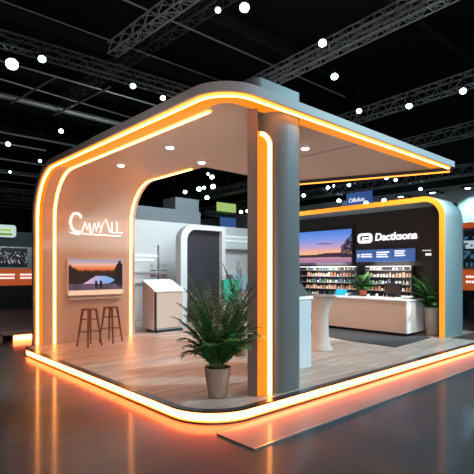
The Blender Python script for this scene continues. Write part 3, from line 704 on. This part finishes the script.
# shelf unit with bottles
def shelves(y0, y1, label):
    t = thing('shelf_unit', label, 'shelf', (11.25, (y0+y1)/2, .9))
    MB().box((11.36, y0, .9), (11.395, y1, 1.82)).build('back_panel', M['dark'], t)
    for k in range(5): MB().box((11.16, y0, .95+k*.185), (11.36, y1, .962+k*.185)).build('shelf_board', mat('shelf_board', (.35,.33,.33), .4), t)
    for y in (y0, y1-.02): MB().box((11.16, y, .9), (11.36, y+.02, 1.82)).build('side_panel', M['dark'], t)
    MB().box((11.17, y0, 1.79), (11.19, y1, 1.80)).build('shelf_light', mat('shelf_light', (1,1,1), .5, emis=(1,.95,.85), es=3), t)
    light('AREA', (11.05, (y0+y1)/2, 1.78), 16, (1,.95,.9), 1.2, (11.36, (y0+y1)/2, 1.2), name='shelf_lamp')
shelves(5.62, 6.98, 'lit shelf unit packed with small goods, right of the terracotta plant')
shelves(7.25, 9.35, 'lit shelf unit packed with small goods under the sunset screen')
bm_ = [mat('bottle_white', (.75,.75,.72), .35), mat('bottle_amber', (.55,.26,.14), .35), mat('bottle_blue', (.12,.2,.35), .3), mat('bottle_black', (.02,.02,.025), .3), M['skin'], mat('bottle_green', (.10,.28,.14), .35)]
def bottle_kind(i):
    t = MB()
    if i == 0: t.lathe([(.028, 0), (.030, .005), (.030, .08), (.012, .10), (.012, .125), (.001, .127)], k=10)
    elif i == 1: t.lathe([(.022, 0), (.024, .005), (.024, .085), (.009, .115), (.009, .15), (.001, .15)], k=10)
    elif i == 2: t.lathe([(.034, 0), (.036, .004), (.036, .075), (.034, .08), (.034, .092), (.001, .093)], k=10)
    else: t.prism([(x, y, 0) for x, y in rrect(-.03, -.035, .03, .035, .008, 2)], (0, 0, .12))
    return t
names = ['bottle', 'slim_bottle', 'jar', 'carton']; protos = {}
rows_n = ['top', 'second', 'middle', 'fourth', 'lowest']
random.seed(15); cnt = 0
for (y0, y1, where) in ((5.68, 6.94, 'right shelf unit'), (7.32, 9.1, 'shelf unit under the screen')):
    for r in range(5):
        y = y0
        while y < y1:
            kind = random.choice((0, 1, 2, 3)) if r not in (1, 3) else random.choice((2, 3, 0)); mi = random.choice((0, 3, 2, 0, 5)) if r not in (1, 3) else random.choice((4, 4, 0, 1))
            key = (kind, mi)
            if key not in protos:
                o = bottle_kind(kind).build(names[kind], bm_[mi], smooth=(kind != 3)); protos[key] = o
            else: o = protos[key].copy(); COL.objects.link(o)
            o.location = (11.24, y, .962+(4-r)*.185 if r > 0 else .962+4*.185-.0)
            if r == 0: o.scale = (.8, .8, .62)
            cl = ['white', 'amber', 'blue', 'black', 'peach', 'green'][mi]
            tag(o, '%s %s on the %s row of the %s' % (cl, names[kind].replace('_', ' '), rows_n[r], where), names[kind].replace('_', ' '), 'goods on the %s row of the %s' % (rows_n[r], where))
            y += random.uniform(.085, .11); cnt += 1
print('bottles', cnt)

# ================================================================= COUNTER AND WHAT STANDS ON IT
ct = thing('reception_counter', 'long beige reception counter with a white top and rounded left end', 'counter', (10.4, 6.3, .14))
# front leans slightly, left end sweeps outwards at the top
YA, YZ = 5.14, 7.62
mb = MB()
base = [(10.0, YA), (10.9, YA), (10.9, YZ-.15), (10.0, YZ-.15)]
MB().box((10.08, YA+.06, .152), (10.9, YZ-.1, .22)).build('plinth', M['blk'], ct)
pr_ = [(YA, .22), (YA, .965)] + [(YZ + .10 - .14*(1-math.cos(a))- .0, .80+.165*math.cos(PI/2-a)) for a in []]
prf = [(YA, .22), (YA, .965), (YZ-.12, .965), (YZ-.03, .94), (YZ+.03, .88), (YZ+.05, .78), (YZ+.05, .22)]
MB().prism([(9.95, y, z) for y, z in prf], (.06, 0, 0)).build('front_panel', M['beige'], ct, bevel=.01)
MB().box((10.01, YA, .22), (10.92, YA+.05, .965)).build('end_panel', M['white'], ct)
MB().box((10.01, YA+.05, .22), (10.3, YZ, .9)).build('carcass', M['dark'], ct)
MB().box((9.94, YA-.01, .965), (10.94, YZ-.1, 1.0)).build('worktop', M['white'], ct)
t = thing('monitor', 'black monitor on the right part of the reception counter', 'monitor', (10.7, 5.95, 1.0))
MB().box((10.74, 5.70, 1.09), (10.77, 6.14, 1.36)).build('screen', M['blk'], t); MB().box((10.76, 5.90, 1.0), (10.79, 5.95, 1.1)).build('stand', M['blk'], t); MB().box((10.68, 5.82, 1.0), (10.86, 6.02, 1.01)).build('foot', M['blk'], t)
t = thing('keyboard', 'pale keyboard in front of the black monitor on the counter', 'keyboard', (10.4, 5.9, 1.0))
MB().box((10.38, 5.68, 1.0), (10.52, 6.1, 1.018)).build('base', M['white'], t); MB().box((10.39, 5.69, 1.018), (10.51, 6.09, 1.026)).build('keys', M['chrome'], t)
t = thing('card_holder', 'bright cyan card in a stand on the left part of the counter', 'card', (10.5, 7.25, 1.0))
MB().prism([(10.40, 7.10, 1.0), (10.48, 7.10, 1.17), (10.5, 7.10, 1.17), (10.5, 7.10, 1.0)], (0, .34, 0)).build('card', M['cyan'], t)
MB().box((10.36, 7.08, 1.0), (10.54, 7.46, 1.012)).build('base', M['white'], t)
t = thing('shallow_bowl', 'white shallow bowl at the right end of the counter', 'bowl', (10.4, 5.34, 1.0))
MB().lathe([(.06, 1.0), (.07, 1.01), (.15, 1.07), (.145, 1.075), (.06, 1.02), (.001, 1.018)], (10.4, 5.34, 0), 20).build('bowl', M['white'], t, smooth=True)
for i, (x, y) in enumerate(((10.3, 6.35), (10.55, 6.25), (10.3, 7.0), (10.75, 7.2))):
    t = thing('paper_cup', 'small cup on the counter, %s' % ['front one left of the monitor', 'rear one left of the monitor', 'one right of the cyan card', 'one behind the cyan card'][i], 'cup', (x, y, 1.0), 'cups on the reception counter')
    MB().lathe([(.028, 1.0), (.038, 1.085), (.034, 1.085), (.026, 1.006), (.001, 1.005)], (x, y, 0), 14).build('body', M['white'], t, smooth=True)
t = thing('display_board', 'dark display with pale scribbles and a white top bar behind the cocktail table', 'display', (9.4, 8.35, .14))
MB().box((9.4, 8.0, .152), (9.75, 8.9, 1.0)).build('stand', M['dark'], t)
MB().box((9.4, 8.0, 1.0), (9.5, 8.9, 1.62)).build('screen', M['dark'], t); MB().box((9.38, 7.98, 1.62), (9.52, 8.92, 1.67)).build('top_bar', M['palew'], t)
random.seed(17)
for r in range(5):
    mb = MB(); y = 8.85
    while y > 8.1: wd = .03+random.random()*.05; z = 1.15+r*.09+random.random()*.03; mb.box((9.385, y-wd, z), (9.4, y, z+.03)); y -= wd+.05
    mb.build('caption', M['chrome'], t)
# cocktail table
t = thing('cocktail_table', 'tall flared pedestal table with a brown top between column and counter', 'table', (7.2, 5.5, .14))
MB().lathe([(.25, .145), (.25, .16), (.19, .26), (.165, .45), (.155, .7), (.17, .9), (.215, 1.05), (.29, 1.17)], (7.2, 5.5, 0), 32).build('pedestal', mat('cream_table', (.68,.56,.50), .4), t, smooth=True)
MB().lathe([(.29, 1.17), (.31, 1.175), (.31, 1.195), (.001, 1.197)], (7.2, 5.5, 0), 32).build('table_top', mat('brown_top', (.30,.20,.17), .4), t)
